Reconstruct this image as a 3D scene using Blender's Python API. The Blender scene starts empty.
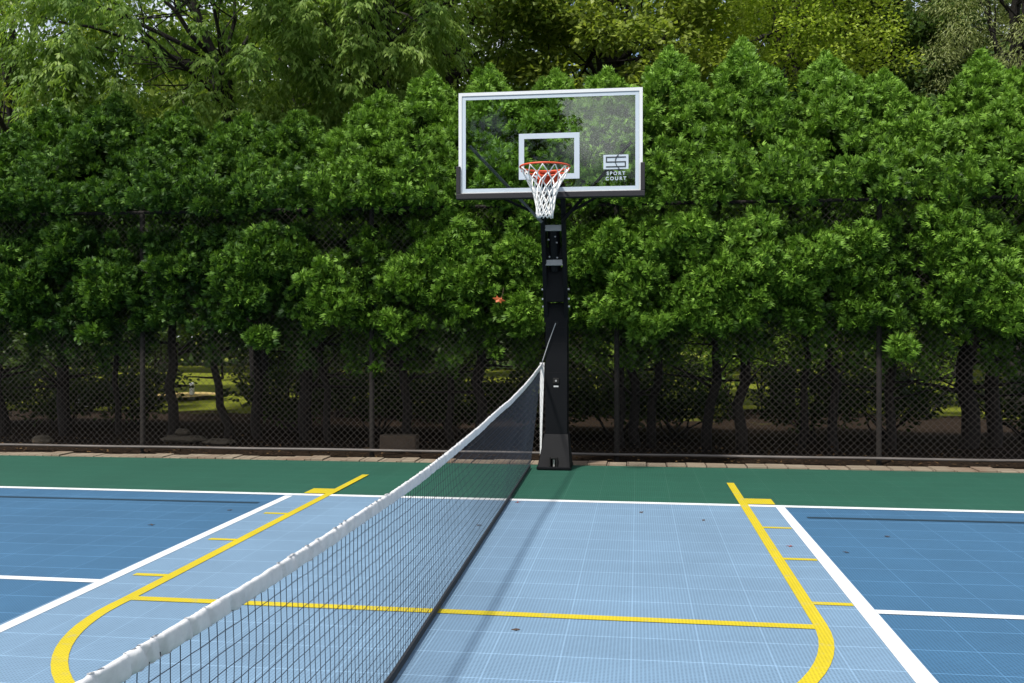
import bpy, math, random
import numpy as np
from mathutils import Vector, noise as mnoise

RNG = np.random.default_rng(7)
random.seed(7)
R = math.radians
S = bpy.context.scene
COL = S.collection
UP = np.array([0.0, 0.0, 1.0])

# ------------------------------------------------------------------ helpers
def link(o, parent=None):
    COL.objects.link(o)
    if parent is not None:
        o.parent = parent
    return o

def tag(o, label=None, cat=None, group=None, kind=None):
    if label: o['label'] = label
    if cat: o['category'] = cat
    if group: o['group'] = group
    if kind: o['kind'] = kind
    return o

def empty(name, loc=(0, 0, 0)):
    o = bpy.data.objects.new(name, None)
    o.location = loc
    o.empty_display_size = 0.1
    return link(o)

class MB:
    """collects plain geometry in world space; build() links ONE mesh object"""
    def __init__(s):
        s.v = []; s.f = []; s.m = []; s.cur = 0
    def add(s, vs, fs):
        b = len(s.v)
        s.v += [tuple(v) for v in vs]
        s.f += [tuple(i + b for i in f) for f in fs]
        s.m += [s.cur] * len(fs)
    def box(s, a, b):
        x0, y0, z0 = a; x1, y1, z1 = b
        s.add([(x0,y0,z0),(x1,y0,z0),(x1,y1,z0),(x0,y1,z0),(x0,y0,z1),(x1,y0,z1),(x1,y1,z1),(x0,y1,z1)],
              [(0,3,2,1),(4,5,6,7),(0,1,5,4),(1,2,6,5),(2,3,7,6),(3,0,4,7)])
    def hexa(s, lo, hi):
        s.add(list(lo) + list(hi), [(0,3,2,1),(4,5,6,7),(0,1,5,4),(1,2,6,5),(2,3,7,6),(3,0,4,7)])
    def tube(s, pts, rad, n=8, closed=False, cap=True):
        pts = [Vector(p) for p in pts]
        m = len(pts)
        if not hasattr(rad, '__len__'): rad = [rad] * m
        vs = []; prev = None
        for i, p in enumerate(pts):
            if closed: t = pts[(i+1) % m] - pts[i-1]
            elif i == 0: t = pts[1] - pts[0]
            elif i == m-1: t = pts[-1] - pts[-2]
            else: t = pts[i+1] - pts[i-1]
            t.normalize()
            if prev is None:
                a = Vector((0,0,1)) if abs(t.z) < .9 else Vector((1,0,0))
                u = t.cross(a).normalized()
            else:
                u = (prev - t * prev.dot(t)).normalized()
            prev = u; w = t.cross(u)
            for k in range(n):
                an = 2*math.pi*k/n
                vs.append(p + (u*math.cos(an) + w*math.sin(an)) * rad[i])
        fs = []
        for i in range(m if closed else m-1):
            j = (i+1) % m
            for k in range(n):
                fs.append((i*n+k, i*n+(k+1) % n, j*n+(k+1) % n, j*n+k))
        if cap and not closed:
            fs.append(tuple(range(n-1, -1, -1)))
            fs.append(tuple((m-1)*n+k for k in range(n)))
        s.add(vs, fs)
    def build(s, name, mat, parent=None, bevel=0, smooth=False, origin=None):
        me = bpy.data.meshes.new(name)
        vs = s.v
        off = Vector((0,0,0))
        if parent is not None: off = parent_world(parent)
        elif origin is not None: off = Vector(origin)
        vs = [(v[0]-off.x, v[1]-off.y, v[2]-off.z) for v in vs]
        me.from_pydata(vs, [], s.f)
        me.update()
        mats = mat if isinstance(mat, (list, tuple)) else [mat]
        for m in mats: me.materials.append(m)
        if len(mats) > 1: me.polygons.foreach_set('material_index', s.m)
        if smooth: me.polygons.foreach_set('use_smooth', [True]*len(me.polygons))
        o = bpy.data.objects.new(name, me)
        link(o, parent)
        if parent is None and origin is not None: o.location = origin
        if bevel:
            b = o.modifiers.new('bevel', 'BEVEL'); b.width = bevel; b.segments = 2; b.limit_method = 'ANGLE'
        return o

def parent_world(p):
    v = Vector((0,0,0))
    while p is not None:
        v += Vector(p.location); p = p.parent
    return v

def quad_mesh(name, V, var, mat, parent=None, origin=(0,0,0)):
    """V: (n,4,3) array of quads in world space, var: (n,) tint value"""
    off = parent_world(parent) if parent is not None else Vector(origin)
    n = len(V)
    co = (V.reshape(-1, 3) - np.array(off)).astype(np.float32)
    me = bpy.data.meshes.new(name)
    me.vertices.add(n*4); me.loops.add(n*4); me.polygons.add(n)
    me.vertices.foreach_set('co', co.ravel())
    me.loops.foreach_set('vertex_index', np.arange(n*4, dtype=np.int32))
    me.polygons.foreach_set('loop_start', np.arange(0, n*4, 4, dtype=np.int32))
    me.polygons.foreach_set('loop_total', np.full(n, 4, dtype=np.int32))
    a = me.attributes.new('tint', 'FLOAT', 'FACE')
    a.data.foreach_set('value', np.clip(var, 0, 1).astype(np.float32))
    me.update(calc_edges=True)
    me.materials.append(mat)
    o = bpy.data.objects.new(name, me)
    link(o, parent)
    if parent is None: o.location = origin
    return o

# ------------------------------------------------------------------ materials
def new_mat(name):
    m = bpy.data.materials.new(name); m.use_nodes = True
    nt = m.node_tree
    return m, nt, nt.nodes['Principled BSDF']

def N(nt, t, **kw):
    n = nt.nodes.new(t)
    for k, v in kw.items(): setattr(n, k, v)
    return n

def math_node(nt, op, a, b=None, c=None):
    n = N(nt, 'ShaderNodeMath', operation=op)
    for i, x in enumerate((a, b, c)):
        if x is None: continue
        if isinstance(x, (int, float)): n.inputs[i].default_value = x
        else: nt.links.new(x, n.inputs[i])
    return n.outputs[0]

def mix_col(nt, fac, a, b, blend='MIX'):
    n = N(nt, 'ShaderNodeMix', data_type='RGBA', blend_type=blend)
    for sock, x in ((n.inputs[0], fac), (n.inputs[6], a), (n.inputs[7], b)):
        if isinstance(x, (int, float)): sock.default_value = x
        elif isinstance(x, (tuple, list)): sock.default_value = (*x[:3], 1)
        else: nt.links.new(x, sock)
    return n.outputs[2]

def noise_tex(nt, scale, detail=4, rough=.55, vec=None):
    n = N(nt, 'ShaderNodeTexNoise'); n.inputs['Scale'].default_value = scale
    n.inputs['Detail'].default_value = detail; n.inputs['Roughness'].default_value = rough
    if vec is not None: nt.links.new(vec, n.inputs['Vector'])
    return n.outputs['Fac']

def ramp(nt, fac, stops):
    n = N(nt, 'ShaderNodeValToRGB')
    e = n.color_ramp.elements
    while len(e) > 1: e.remove(e[-1])
    e[0].position = stops[0][0]; e[0].color = (*stops[0][1], 1)
    for p, c in stops[1:]:
        x = e.new(p); x.color = (*c, 1)
    nt.links.new(fac, n.inputs[0])
    return n.outputs[0]

def geo_pos(nt):
    return N(nt, 'ShaderNodeNewGeometry').outputs['Position']

def simple(name, col, rough=.5, metal=0.0, var=.12, scale=12, bump=0.0, bscale=60, spec=.5):
    m, nt, p = new_mat(name)
    pos = geo_pos(nt)
    f = noise_tex(nt, scale, 4, .6, pos)
    c = mix_col(nt, f, tuple(x*(1-var) for x in col), tuple(min(1, x*(1+var)) for x in col))
    nt.links.new(c, p.inputs['Base Color'])
    p.inputs['Roughness'].default_value = rough; p.inputs['Metallic'].default_value = metal
    p.inputs['Specular IOR Level'].default_value = spec
    if bump:
        b = N(nt, 'ShaderNodeBump'); b.inputs['Strength'].default_value = bump; b.inputs['Distance'].default_value = .01
        nt.links.new(noise_tex(nt, bscale, 3, .6, pos), b.inputs['Height'])
        nt.links.new(b.outputs[0], p.inputs['Normal'])
    return m

def tile_mat(name, col, rough=.62, seam=1.45, hole=.62):
    """snap together perforated sport tile, 12 inch modules with an open grid"""
    m, nt, p = new_mat(name)
    pos = geo_pos(nt)
    sp = N(nt, 'ShaderNodeSeparateXYZ'); nt.links.new(pos, sp.inputs[0])
    T = .3048
    x = math_node(nt, 'ADD', sp.outputs[0], 30.48); y = math_node(nt, 'ADD', sp.outputs[1], 30.48 - .20)
    # seams; tile edge highlights painted in as lighter lines
    def edge(s):
        f = math_node(nt, 'FRACT', math_node(nt, 'DIVIDE', s, T))
        d = math_node(nt, 'ABSOLUTE', math_node(nt, 'SUBTRACT', f, .5))
        return math_node(nt, 'GREATER_THAN', d, .5 - .013)
    ex = edge(x); ey = edge(y)
    seamf = math_node(nt, 'MAXIMUM', math_node(nt, 'MULTIPLY', ex, .4), ey)
    # open grid
    def rib(s, k):
        f = math_node(nt, 'FRACT', math_node(nt, 'MULTIPLY', math_node(nt, 'DIVIDE', s, T), k))
        return math_node(nt, 'GREATER_THAN', math_node(nt, 'ABSOLUTE', math_node(nt, 'SUBTRACT', f, .5)), .26)
    ribs = math_node(nt, 'MAXIMUM', rib(x, 18), rib(y, 18))
    # per tile tone
    fx = math_node(nt, 'FLOOR', math_node(nt, 'DIVIDE', x, T)); fy = math_node(nt, 'FLOOR', math_node(nt, 'DIVIDE', y, T))
    cb = N(nt, 'ShaderNodeCombineXYZ'); nt.links.new(fx, cb.inputs[0]); nt.links.new(fy, cb.inputs[1])
    wn = N(nt, 'ShaderNodeTexWhiteNoise', noise_dimensions='2D'); nt.links.new(cb.outputs[0], wn.inputs['Vector'])
    tone = math_node(nt, 'ADD', .98, math_node(nt, 'MULTIPLY', wn.outputs['Value'], .04))
    dirt = math_node(nt, 'ADD', .78, math_node(nt, 'MULTIPLY', noise_tex(nt, 1.1, 8, .68, pos), .44))
    fine = math_node(nt, 'ADD', .92, math_node(nt, 'MULTIPLY', noise_tex(nt, 35, 3, .7, pos), .16))
    k = math_node(nt, 'MULTIPLY', math_node(nt, 'MULTIPLY', tone, dirt), fine)
    c = mix_col(nt, ribs, tuple(v*hole for v in col), col)
    sc = tuple(min(1, v*seam + .02) for v in col)
    c = mix_col(nt, math_node(nt, 'MULTIPLY', seamf, .9), c, sc)
    kk = N(nt, 'ShaderNodeCombineColor')
    for i in range(3): nt.links.new(k, kk.inputs[i])
    c = mix_col(nt, 1.0, c, kk.outputs[0], 'MULTIPLY')
    nt.links.new(c, p.inputs['Base Color'])
    p.inputs['Roughness'].default_value = rough
    p.inputs['Specular IOR Level'].default_value = .4
    b = N(nt, 'ShaderNodeBump'); b.inputs['Strength'].default_value = .35; b.inputs['Distance'].default_value = .004
    nt.links.new(ribs, b.inputs['Height']); nt.links.new(b.outputs[0], p.inputs['Normal'])
    return m

def leaf_mat(name, stops, trans=.35, rough=.5, tcol=1.25):
    m, nt, p = new_mat(name)
    at = N(nt, 'ShaderNodeAttribute', attribute_name='tint')
    c = ramp(nt, at.outputs['Fac'], stops)
    nt.links.new(c, p.inputs['Base Color'])
    p.inputs['Roughness'].default_value = rough
    p.inputs['Specular IOR Level'].default_value = .22
    tr = N(nt, 'ShaderNodeBsdfTranslucent')
    nt.links.new(mix_col(nt, 1.0, c, (tcol, tcol*1.05, tcol*.55), 'MULTIPLY'), tr.inputs[0])
    mx = N(nt, 'ShaderNodeMixShader'); mx.inputs[0].default_value = trans
    nt.links.new(p.outputs[0], mx.inputs[1]); nt.links.new(tr.outputs[0], mx.inputs[2])
    nt.links.new(mx.outputs[0], nt.nodes['Material Output'].inputs[0])
    return m

def bark_mat(name, a, b, scale=9):
    m, nt, p = new_mat(name)
    pos = geo_pos(nt)
    mp = N(nt, 'ShaderNodeMapping'); mp.inputs['Scale'].default_value = (1, 1, .18)
    nt.links.new(pos, mp.inputs[0])
    f = noise_tex(nt, scale*3, 6, .65, mp.outputs[0])
    nt.links.new(ramp(nt, f, [(.3, a), (.7, b)]), p.inputs['Base Color'])
    p.inputs['Roughness'].default_value = .9
    bp = N(nt, 'ShaderNodeBump'); bp.inputs['Strength'].default_value = .8; bp.inputs['Distance'].default_value = .02
    nt.links.new(f, bp.inputs['Height']); nt.links.new(bp.outputs[0], p.inputs['Normal'])
    return m

LIGHT_BLUE = (.154, .250, .360)
DARK_BLUE = (.042, .122, .225)
GREEN = (.015, .085, .056)
M = {}
M['kitchen'] = tile_mat('light_blue_tile', LIGHT_BLUE, seam=1.42)
M['blue'] = tile_mat('blue_tile', DARK_BLUE, seam=1.6)
M['green'] = tile_mat('green_tile', GREEN, seam=1.25)
def wear(m):
    nt = m.node_tree; p = nt.nodes['Principled BSDF']; l = p.inputs['Base Color'].links[0].from_socket
    f = ramp(nt, noise_tex(nt, 9, 8, .75, geo_pos(nt)), [(.56, (0, 0, 0)), (.72, (.55, .55, .55))])
    nt.links.new(mix_col(nt, f, l, (.20, .24, .28)), p.inputs['Base Color'])
M['white_line'] = tile_mat('white_line_paint', (.64, .66, .68), seam=1.0, hole=.8)
M['yellow_line'] = tile_mat('yellow_line_paint', (.50, .40, .012), seam=1.0, hole=.74)
wear(M['yellow_line']); wear(M['white_line'])
M['dark_line'] = tile_mat('navy_line_paint', (.012, .035, .06), seam=1.2, hole=.8)
M['black_steel'] = simple('black_powder_coat', (.006, .0065, .008), .5, 0, .15, 8, .15, 250, spec=.12)
M['dark_cover'] = simple('grey_base_cover', (.010, .0098, .011), .6, 0, .2, 9, .2, 120, spec=.2)
M['black_pad'] = simple('dark_board_padding', (.022, .021, .025), .6, 0, .12, 10, .1, 90, spec=.3)
M['grey_metal'] = simple('grey_bracket', (.30, .30, .31), .5, .2, .12, 20)
M['bolt'] = simple('zinc_bolt', (.75, .75, .74), .35, .6, .05)
M['white_frame'] = simple('white_board_paint', (.66, .68, .70), .4, 0, .03, 5)
M['pale_frame'] = simple('pale_board_paint', (.46, .53, .60), .45, 0, .05, 5)
M['strut_metal'] = simple('grey_strut', (.13, .14, .145), .45, .3, .1, 10)
M['orange'] = simple('orange_rim_paint', (.62, .075, .025), .45, 0, .15, 25)
M['cord_white'] = simple('white_net_cord', (.80, .80, .79), .85, 0, .10, 60)
M['cord_dark'] = simple('navy_net_cord', (.006, .013, .026), .8, 0, .2, 60)
M['bottom_tape'] = simple('black_net_tape', (.012, .014, .018), .8, 0, .2, 30)
M['rope'] = simple('grey_rope', (.36, .36, .37), .8, 0, .2, 80)
M['fence_mesh'] = simple('weathered_fence_wire', (.040, .032, .028), .6, .1, .45, 7)
M['fence_post'] = simple('weathered_black_post', (.022, .019, .017), .75, 0, .5, 6, .3, 40, spec=.2)
M['fence_rail'] = simple('worn_fence_rail', (.11, .098, .09), .6, .2, .75, 2.2, .3, 40)
M['concrete'] = simple('old_brown_block', (.12, .085, .058), .95, 0, .35, 9, .7, 45)
M['stone'] = simple('tan_stone', (.11, .088, .06), .95, 0, .35, 12, .8, 30)
M['pale_stone'] = simple('pale_boulder', (.55, .55, .54), .9, 0, .3, 8, .6, 20)
M['post_white'] = simple('white_marker_paint', (.80, .83, .84), .6, 0, .06, 9)
M['maple_leaf'] = simple('orange_maple_leaf', (.42, .10, .025), .6, 0, .25, 60)
M['dead_leaf'] = simple('brown_dead_leaf', (.060, .035, .022), .8, 0, .4, 90)
M['red_leaf'] = simple('red_dead_leaf', (.22, .045, .03), .8, 0, .4, 90)
M['ink'] = simple('logo_ink', (.03, .04, .045), .5, 0, .05)
M['black_hole'] = simple('matt_black_socket', (.004, .004, .004), .9, 0, .1)
M['decal_grey'] = simple('grey_decal', (.45, .46, .47), .5, 0, .05)

# tape cloth
m, nt, p = new_mat('white_net_tape')
pos = geo_pos(nt)
f = noise_tex(nt, 22, 4, .6, pos)
nt.links.new(mix_col(nt, f, (.46, .46, .47), (.78, .78, .78)), p.inputs['Base Color'])
p.inputs['Roughness'].default_value = .75
bp = N(nt, 'ShaderNodeBump'); bp.inputs['Strength'].default_value = .25; bp.inputs['Distance'].default_value = .006
nt.links.new(noise_tex(nt, 30, 2, .5, pos), bp.inputs['Height']); nt.links.new(bp.outputs[0], p.inputs['Normal'])
M['tape'] = m

# glass: clear sheet with a faint mirror coat
m, nt, p = new_mat('clear_backboard_glass')
nt.nodes.remove(p)
tr = N(nt, 'ShaderNodeBsdfTransparent'); tr.inputs[0].default_value = (.88, .92, .91, 1)
gl = N(nt, 'ShaderNodeBsdfGlossy'); gl.inputs['Roughness'].default_value = .02
fr = N(nt, 'ShaderNodeFresnel'); fr.inputs['IOR'].default_value = 1.33
mx = N(nt, 'ShaderNodeMixShader')
nt.links.new(fr.outputs[0], mx.inputs[0]); nt.links.new(tr.outputs[0], mx.inputs[1]); nt.links.new(gl.outputs[0], mx.inputs[2])
nt.links.new(mx.outputs[0], nt.nodes['Material Output'].inputs[0])
M['glass'] = m

# pavers along the court edge
m, nt, p = new_mat('paver_edging')
pos = geo_pos(nt)
br = N(nt, 'ShaderNodeTexBrick'); br.offset = 0
br.inputs['Scale'].default_value = 1; br.inputs['Brick Width'].default_value = .21; br.inputs['Row Height'].default_value = .5
br.inputs['Mortar Size'].default_value = .008
br.inputs['Color1'].default_value = (.24, .20, .145, 1); br.inputs['Color2'].default_value = (.185, .15, .105, 1); br.inputs['Mortar'].default_value = (.10, .075, .055, 1)
nt.links.new(pos, br.inputs['Vector'])
f = noise_tex(nt, 14, 5, .6, pos)
f2 = noise_tex(nt, 1.3, 3, .6, pos)
c = mix_col(nt, ramp(nt, f, [(.42, (0,0,0)), (.75, (.8,.8,.8))]), br.outputs[0], (.19, .14, .10))
c = mix_col(nt, ramp(nt, f2, [(.52, (0,0,0)), (.66, (.75,.75,.75))]), c, (.16, .105, .07))
nt.links.new(c, p.inputs['Base Color']); p.inputs['Roughness'].default_value = .95
bp = N(nt, 'ShaderNodeBump'); bp.inputs['Strength'].default_value = .6; bp.inputs['Distance'].default_value = .01
nt.links.new(f, bp.inputs['Height']); nt.links.new(bp.outputs[0], p.inputs['Normal'])
M['paver'] = m

# ground: leaf litter near the hedge, lawn further back
m, nt, p = new_mat('soil_and_lawn')
pos = geo_pos(nt)
sp = N(nt, 'ShaderNodeSeparateXYZ'); nt.links.new(pos, sp.inputs[0])
big = noise_tex(nt, .35, 4, .6, pos); fine = noise_tex(nt, 28, 6, .7, pos); mid = noise_tex(nt, 3.2, 5, .6, pos)
soil = ramp(nt, fine, [(.3, (.010, .007, .005)), (.55, (.026, .017, .011)), (.75, (.065, .038, .022))])
grass = ramp(nt, mid, [(.3, (.10, .13, .012)), (.6, (.17, .19, .02)), (.8, (.26, .24, .04))])
yy = math_node(nt, 'ADD', sp.outputs[1], math_node(nt, 'MULTIPLY', math_node(nt, 'SUBTRACT', big, .5), 9.0))
fac = N(nt, 'ShaderNodeMapRange'); fac.inputs[1].default_value = 17.4; fac.inputs[2].default_value = 18.2
nt.links.new(yy, fac.inputs[0])
nt.links.new(mix_col(nt, fac.outputs[0], soil, grass), p.inputs['Base Color'])
p.inputs['Roughness'].default_value = 1; p.inputs['Specular IOR Level'].default_value = .1
bp = N(nt, 'ShaderNodeBump'); bp.inputs['Strength'].default_value = 1; bp.inputs['Distance'].default_value = .03
nt.links.new(fine, bp.inputs['Height']); nt.links.new(bp.outputs[0], p.inputs['Normal'])
M['ground'] = m

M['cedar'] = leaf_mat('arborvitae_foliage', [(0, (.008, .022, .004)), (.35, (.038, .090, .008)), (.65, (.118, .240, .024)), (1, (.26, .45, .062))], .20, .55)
M['cedar_shaded'] = leaf_mat('shaded_arborvitae_foliage', [(0, (.007, .022, .004)), (.35, (.028, .076, .010)), (.65, (.090, .190, .020)), (1, (.21, .37, .048))], .20, .55)  # darker copy of the hedge foliage, shade under the overhanging tree in its colour
M['ash'] = leaf_mat('pale_drooping_leaves', [(0, (.06, .115, .018)), (.5, (.12, .215, .036)), (1, (.29, .40, .09))], .42, .5)
M['oak'] = leaf_mat('dark_olive_leaves', [(0, (.035, .070, .012)), (.5, (.10, .165, .026)), (1, (.22, .29, .055))], .38, .4)
M['olive'] = leaf_mat('olive_green_leaves', [(0, (.06, .105, .015)), (.5, (.16, .225, .036)), (1, (.31, .37, .07))], .4, .42)
M['yellow'] = leaf_mat('yellow_green_leaves', [(0, (.09, .15, .014)), (.5, (.23, .33, .036)), (1, (.43, .51, .08))], .42, .5)
M['dark'] = leaf_mat('dark_green_leaves', [(0, (.030, .062, .018)), (.5, (.085, .145, .040)), (1, (.20, .27, .095))], .35, .4)
M['willow'] = leaf_mat('grey_green_fine_leaves', [(0, (.10, .135, .048)), (.5, (.24, .29, .105)), (1, (.42, .46, .20))], .35, .5)
M['shrub'] = leaf_mat('bright_understory_leaves', [(0, (.05, .10, .012)), (.5, (.13, .22, .025)), (1, (.27, .36, .06))], .4, .45)
M['dim'] = leaf_mat('shaded_understory_leaves', [(0, (.012, .026, .006)), (.5, (.036, .068, .012)), (1, (.09, .14, .025))], .3, .5)  # darker copy of the understory leaves, deep shade put into the colour
M['litter'] = leaf_mat('leaf_litter', [(0, (.015, .009, .006)), (.6, (.05, .028, .015)), (1, (.22, .13, .05))], .1, .8)
M['bark'] = bark_mat('grey_brown_bark', (.006, .0045, .004), (.022, .017, .014))
M['bark_red'] = bark_mat('reddish_bark', (.005, .0034, .0027), (.016, .010, .0075))

# ------------------------------------------------------------------ setting
def sheet(name, pts, z, mat, kind='structure'):
    mb = MB(); mb.add([(x, y, z) for x, y in pts], [tuple(range(len(pts)))])
    return tag(mb.build(name, mat), kind=kind)

def rect(x0, y0, x1, y1): return [(x0, y0), (x1, y0), (x1, y1), (x0, y1)]
TL = -.0135      # the cross lines are laid a touch off square
def trect(x0, y0, x1, y1): return [(x, y + TL*x) for x, y in rect(x0, y0, x1, y1)]

# ground with a soft unevenness behind the fence (one sheet to the horizon)
gx = [-300, -120, -60] + [-40 + i*.8 for i in range(101)] + [60, 120, 300]
gy = [-200, -60, -20, 10.6, 10.76, 11.0, 11.3] + [11.6 + i*.6 for i in range(60)] + [60, 120, 420]
V = []; F = []
for j, y in enumerate(gy):
    for i, x in enumerate(gx):
        z = -.045
        if 10.9 < y < 60 and -45 < x < 45:
            z += .035 + .05*mnoise.noise(Vector((x*.9, y*.9, 0))) + (.12*mnoise.noise(Vector((x*.25, y*.25, 3))) if y > 12 else 0)
        V.append((x, y, z))
for j in range(len(gy)-1):
    for i in range(len(gx)-1):
        a = j*len(gx)+i
        F.append((a, a+1, a+1+len(gx), a+len(gx)))
mb = MB(); mb.add(V, F); tag(mb.build('ground', M['ground'], smooth=True), kind='structure')

sheet('court_border', rect(-16, -6, 16, 10.42), 0.0, M['green'])
sheet('court_surface', trect(-12, 2.03, 12, 8.122), .002, M['blue'])
sheet('court_centre', trect(-2.13, 2.03, 2.13, 8.122), .004, M['kitchen'])

def lines_obj(name, polys, z, mat):
    mb = MB()
    for i, pts in enumerate(polys):
        mb.add([(x, y, z + (.0003*i if i < 3 else 0)) for x, y in pts], [tuple(range(len(pts)))])
    return tag(mb.build(name, mat), kind='structure')
W2 = .036
lines_obj('white_court_lines', [
    trect(-12, 8.122-W2-.01, 12, 8.122+W2+.01),
    [(2.085-W2, 2.0), (2.135+W2-.02, 2.0), (2.10+W2, 8.07), (2.10-W2, 8.07)],
    [(-2.060-W2, 2.0), (-2.060+W2, 2.0), (-2.095+W2, 8.07), (-2.095-W2, 8.07)],
    trect(2.145, 5.078-.035, 12, 5.078+.035), trect(-12, 5.078-.035, -2.108, 5.078+.035)], .0055, M['white_line'])
lw = .034
yl = []
XL, XR = -1.752, 1.818
FT = 4.785
yl.append(rect(XR-lw, FT, XR+lw, 9.32)); yl.append([(XL-lw, FT), (XL+lw, FT), (-1.785+lw, 9.40), (-1.785-lw, 9.40)])
yl.append([(XL+lw, FT-.031), (XR-lw, FT-.081), (XR-lw, FT-.009), (XL+lw, FT+.041)])
cx = (XL+XR)/2; ro = (XR-XL)/2
arc = [(cx + (ro+lw)*math.cos(a), FT - (ro+lw)*math.sin(a)) for a in np.linspace(0, math.pi, 49)]
bulge = lambda a: -.12*max(0, -math.cos(a))*math.sin(a)
arc = [(x + bulge(a), y) for (x, y), a in zip(arc, np.linspace(0, math.pi, 49))]
arci = [(cx + (ro-lw)*math.cos(a), FT - (ro-lw)*math.sin(a)) for a in np.linspace(math.pi, 0, 49)]
arci = [(x + bulge(a), y) for (x, y), a in zip(arci, np.linspace(math.pi, 0, 49))]
for i in range(48):
    yl.append([arc[i], arc[i+1], arci[47-i], arci[48-i]])
for s, X in ((1, XR), (-1, XL)):
    for y in ((7.2, 6.2, 5.19) if s > 0 else (7.22, 6.24, 5.25)):
        a, b = sorted((X+s*lw, X+s*.235)); yl.append(trect(a, y-.027, b, y+.027))
    a, b = sorted((X+s*lw, X+s*.26))
    yl.append(trect(a, 8.19, b, 8.46))
lines_obj('yellow_key_lines', yl, .0068, M['yellow_line'])
lines_obj('dark_court_lines', [rect(-12, 7.70-.03, -2.22, 7.70+.03), rect(2.24, 7.62-.03, 12, 7.62+.03)], .0045, M['dark_line'])

# paver strip with a slightly uneven edge
mb = MB()
for i in range(150):
    x = -16 + i*.213
    y0 = 10.425 + random.uniform(0, .012); y1 = 10.70 + random.uniform(-.03, .03)
    h = .012 + random.uniform(-.008, .010)
    mb.box((x, y0, -.06), (x+.205, y1, h))
tag(mb.build('paver_edging', M['paver'], bevel=.004), kind='structure')

# leaf litter under the fence
n = 5200
P = np.stack([RNG.uniform(-10, 8, n), 10.72 + RNG.beta(1.2, 1.6, n)*2.2, np.full(n, .008)], 1)
P[:, 2] += RNG.uniform(0, .02, n)
d = RNG.normal(size=(n, 3)); d[:, 2] *= .3; d /= np.linalg.norm(d, axis=1)[:, None]
e = np.cross(d, UP); e /= np.linalg.norm(e, axis=1)[:, None]
l = RNG.uniform(.02, .055, n)[:, None]
tint = RNG.uniform(0, 1, n)**1.6
Q = np.stack([P, P+d*l*.5+e*l*.35, P+d*l, P+d*l*.5-e*l*.35], 1)
o = quad_mesh('leaf_litter', Q, tint, M['litter']); tag(o, 'brown leaf litter scattered along the soil under the fence', 'leaf litter', kind='stuff')

# ------------------------------------------------------------------ chain link fence
FY = 10.93
fence = empty('chain_link_fence', (0, FY, 0))
tag(fence, 'tall dark chain link fence with weathered posts running behind the court', 'fence')
fx0, fx1, fz0, fz1 = -10.79, 9.33, .05, 2.925
mb = MB()
step = .0762
def wire(a, b, y, r=.0019):
    a = Vector(a); b = Vector(b)
    t = (b-a).normalized(); u = Vector((0,1,0)).cross(t).normalized()
    vs = []
    for q in (a, b):
        for an in (90, 210, 330):
            vs.append(q + u*math.cos(R(an))*r + Vector((0,1,0))*math.sin(R(an))*r)
    mb.add(vs, [(0,1,4,3), (1,2,5,4), (2,0,3,5)])
H = fz1-fz0
k0 = int((fx0-H)/step); k1 = int(fx1/step)
for k in range(k0, k1+1):
    x = k*step
    a, b = max(x, fx0), min(x+H, fx1)
    if b-a > .02: wire((a, FY-.002, fz0+a-x), (b, FY-.002, fz0+b-x), FY)
    if b-a > .02: wire((a, FY+.003, fz1-(a-x)), (b, FY+.003, fz1-(b-x)), FY)
mb.build('chain_mesh', M['fence_mesh'], fence)
for x in (-10.79, -7.92, -5.035, -2.165, .705, 3.575, 6.455, 9.33):
    mb = MB()
    mb.tube([(x, FY+.035, -.1), (x, FY+.035, 2.955)], .030, 12)
    po = mb.build('post', M['fence_post'], fence, smooth=False)
    mb = MB(); mb.tube([(x, FY+.035, 2.955), (x, FY+.035, 2.98), (x, FY+.035, 3.0)], [.037, .034, .012], 12)
    mb.build('post_cap', M['fence_post'], po)
mb = MB(); mb.tube([(fx0, FY+.02, 2.91), (fx1, FY+.02, 2.91)], .020, 10); mb.build('top_rail', M['fence_post'], fence)
mb = MB()
pts = [(x, FY-.025, .068 + .012*mnoise.noise(Vector((x*.6, 0, 1)))) for x in np.arange(fx0, fx1+.01, .3)]
mb.tube(pts, .016, 8); mb.build('bottom_rail', M['fence_rail'], fence)

# ------------------------------------------------------------------ basketball hoop
HX = .08
hoop = empty('basketball_hoop', (HX, 10.2, 0))
tag(hoop, 'black steel basketball hoop with clear backboard and white net standing at the court edge', 'basketball hoop')
px0, px1, py0, py1 = -.027, .205, 10.10, 10.33
mb = MB(); mb.box((px0, py0, 0), (px1, py1, 1.76)); pole = mb.build('pole', M['black_steel'], hoop, bevel=.008)
mb = MB()
mb.tube([(.085, py0-.004, 1.545), (.085, py0+.02, 1.545)], .024, 14)
mb.build('cable_socket', M['black_hole'], pole)
mb = MB(); mb.box((.052, py0-.012, .905), (.118, py0+.005, .965)); mb.build('winch_cover', M['black_hole'], pole, bevel=.006)
mb = MB(); mb.tube([(.085, py0-.018, .935), (.085, py0-.010, .935)], .011, 10); mb.build('winch_bolt', M['grey_metal'], pole)
mb = MB(); mb.box((.06, py0-.003, .868), (.11, py0+.002, .884)); mb.build('decal', M['decal_grey'], pole)
for z in (1.02, 1.33, 1.50):
    mb = MB(); mb.box((px0+.012, py0-.002, z), (px1-.012, py0+.002, z+.004)); mb.build('seam', M['dark_cover'], pole)
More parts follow.
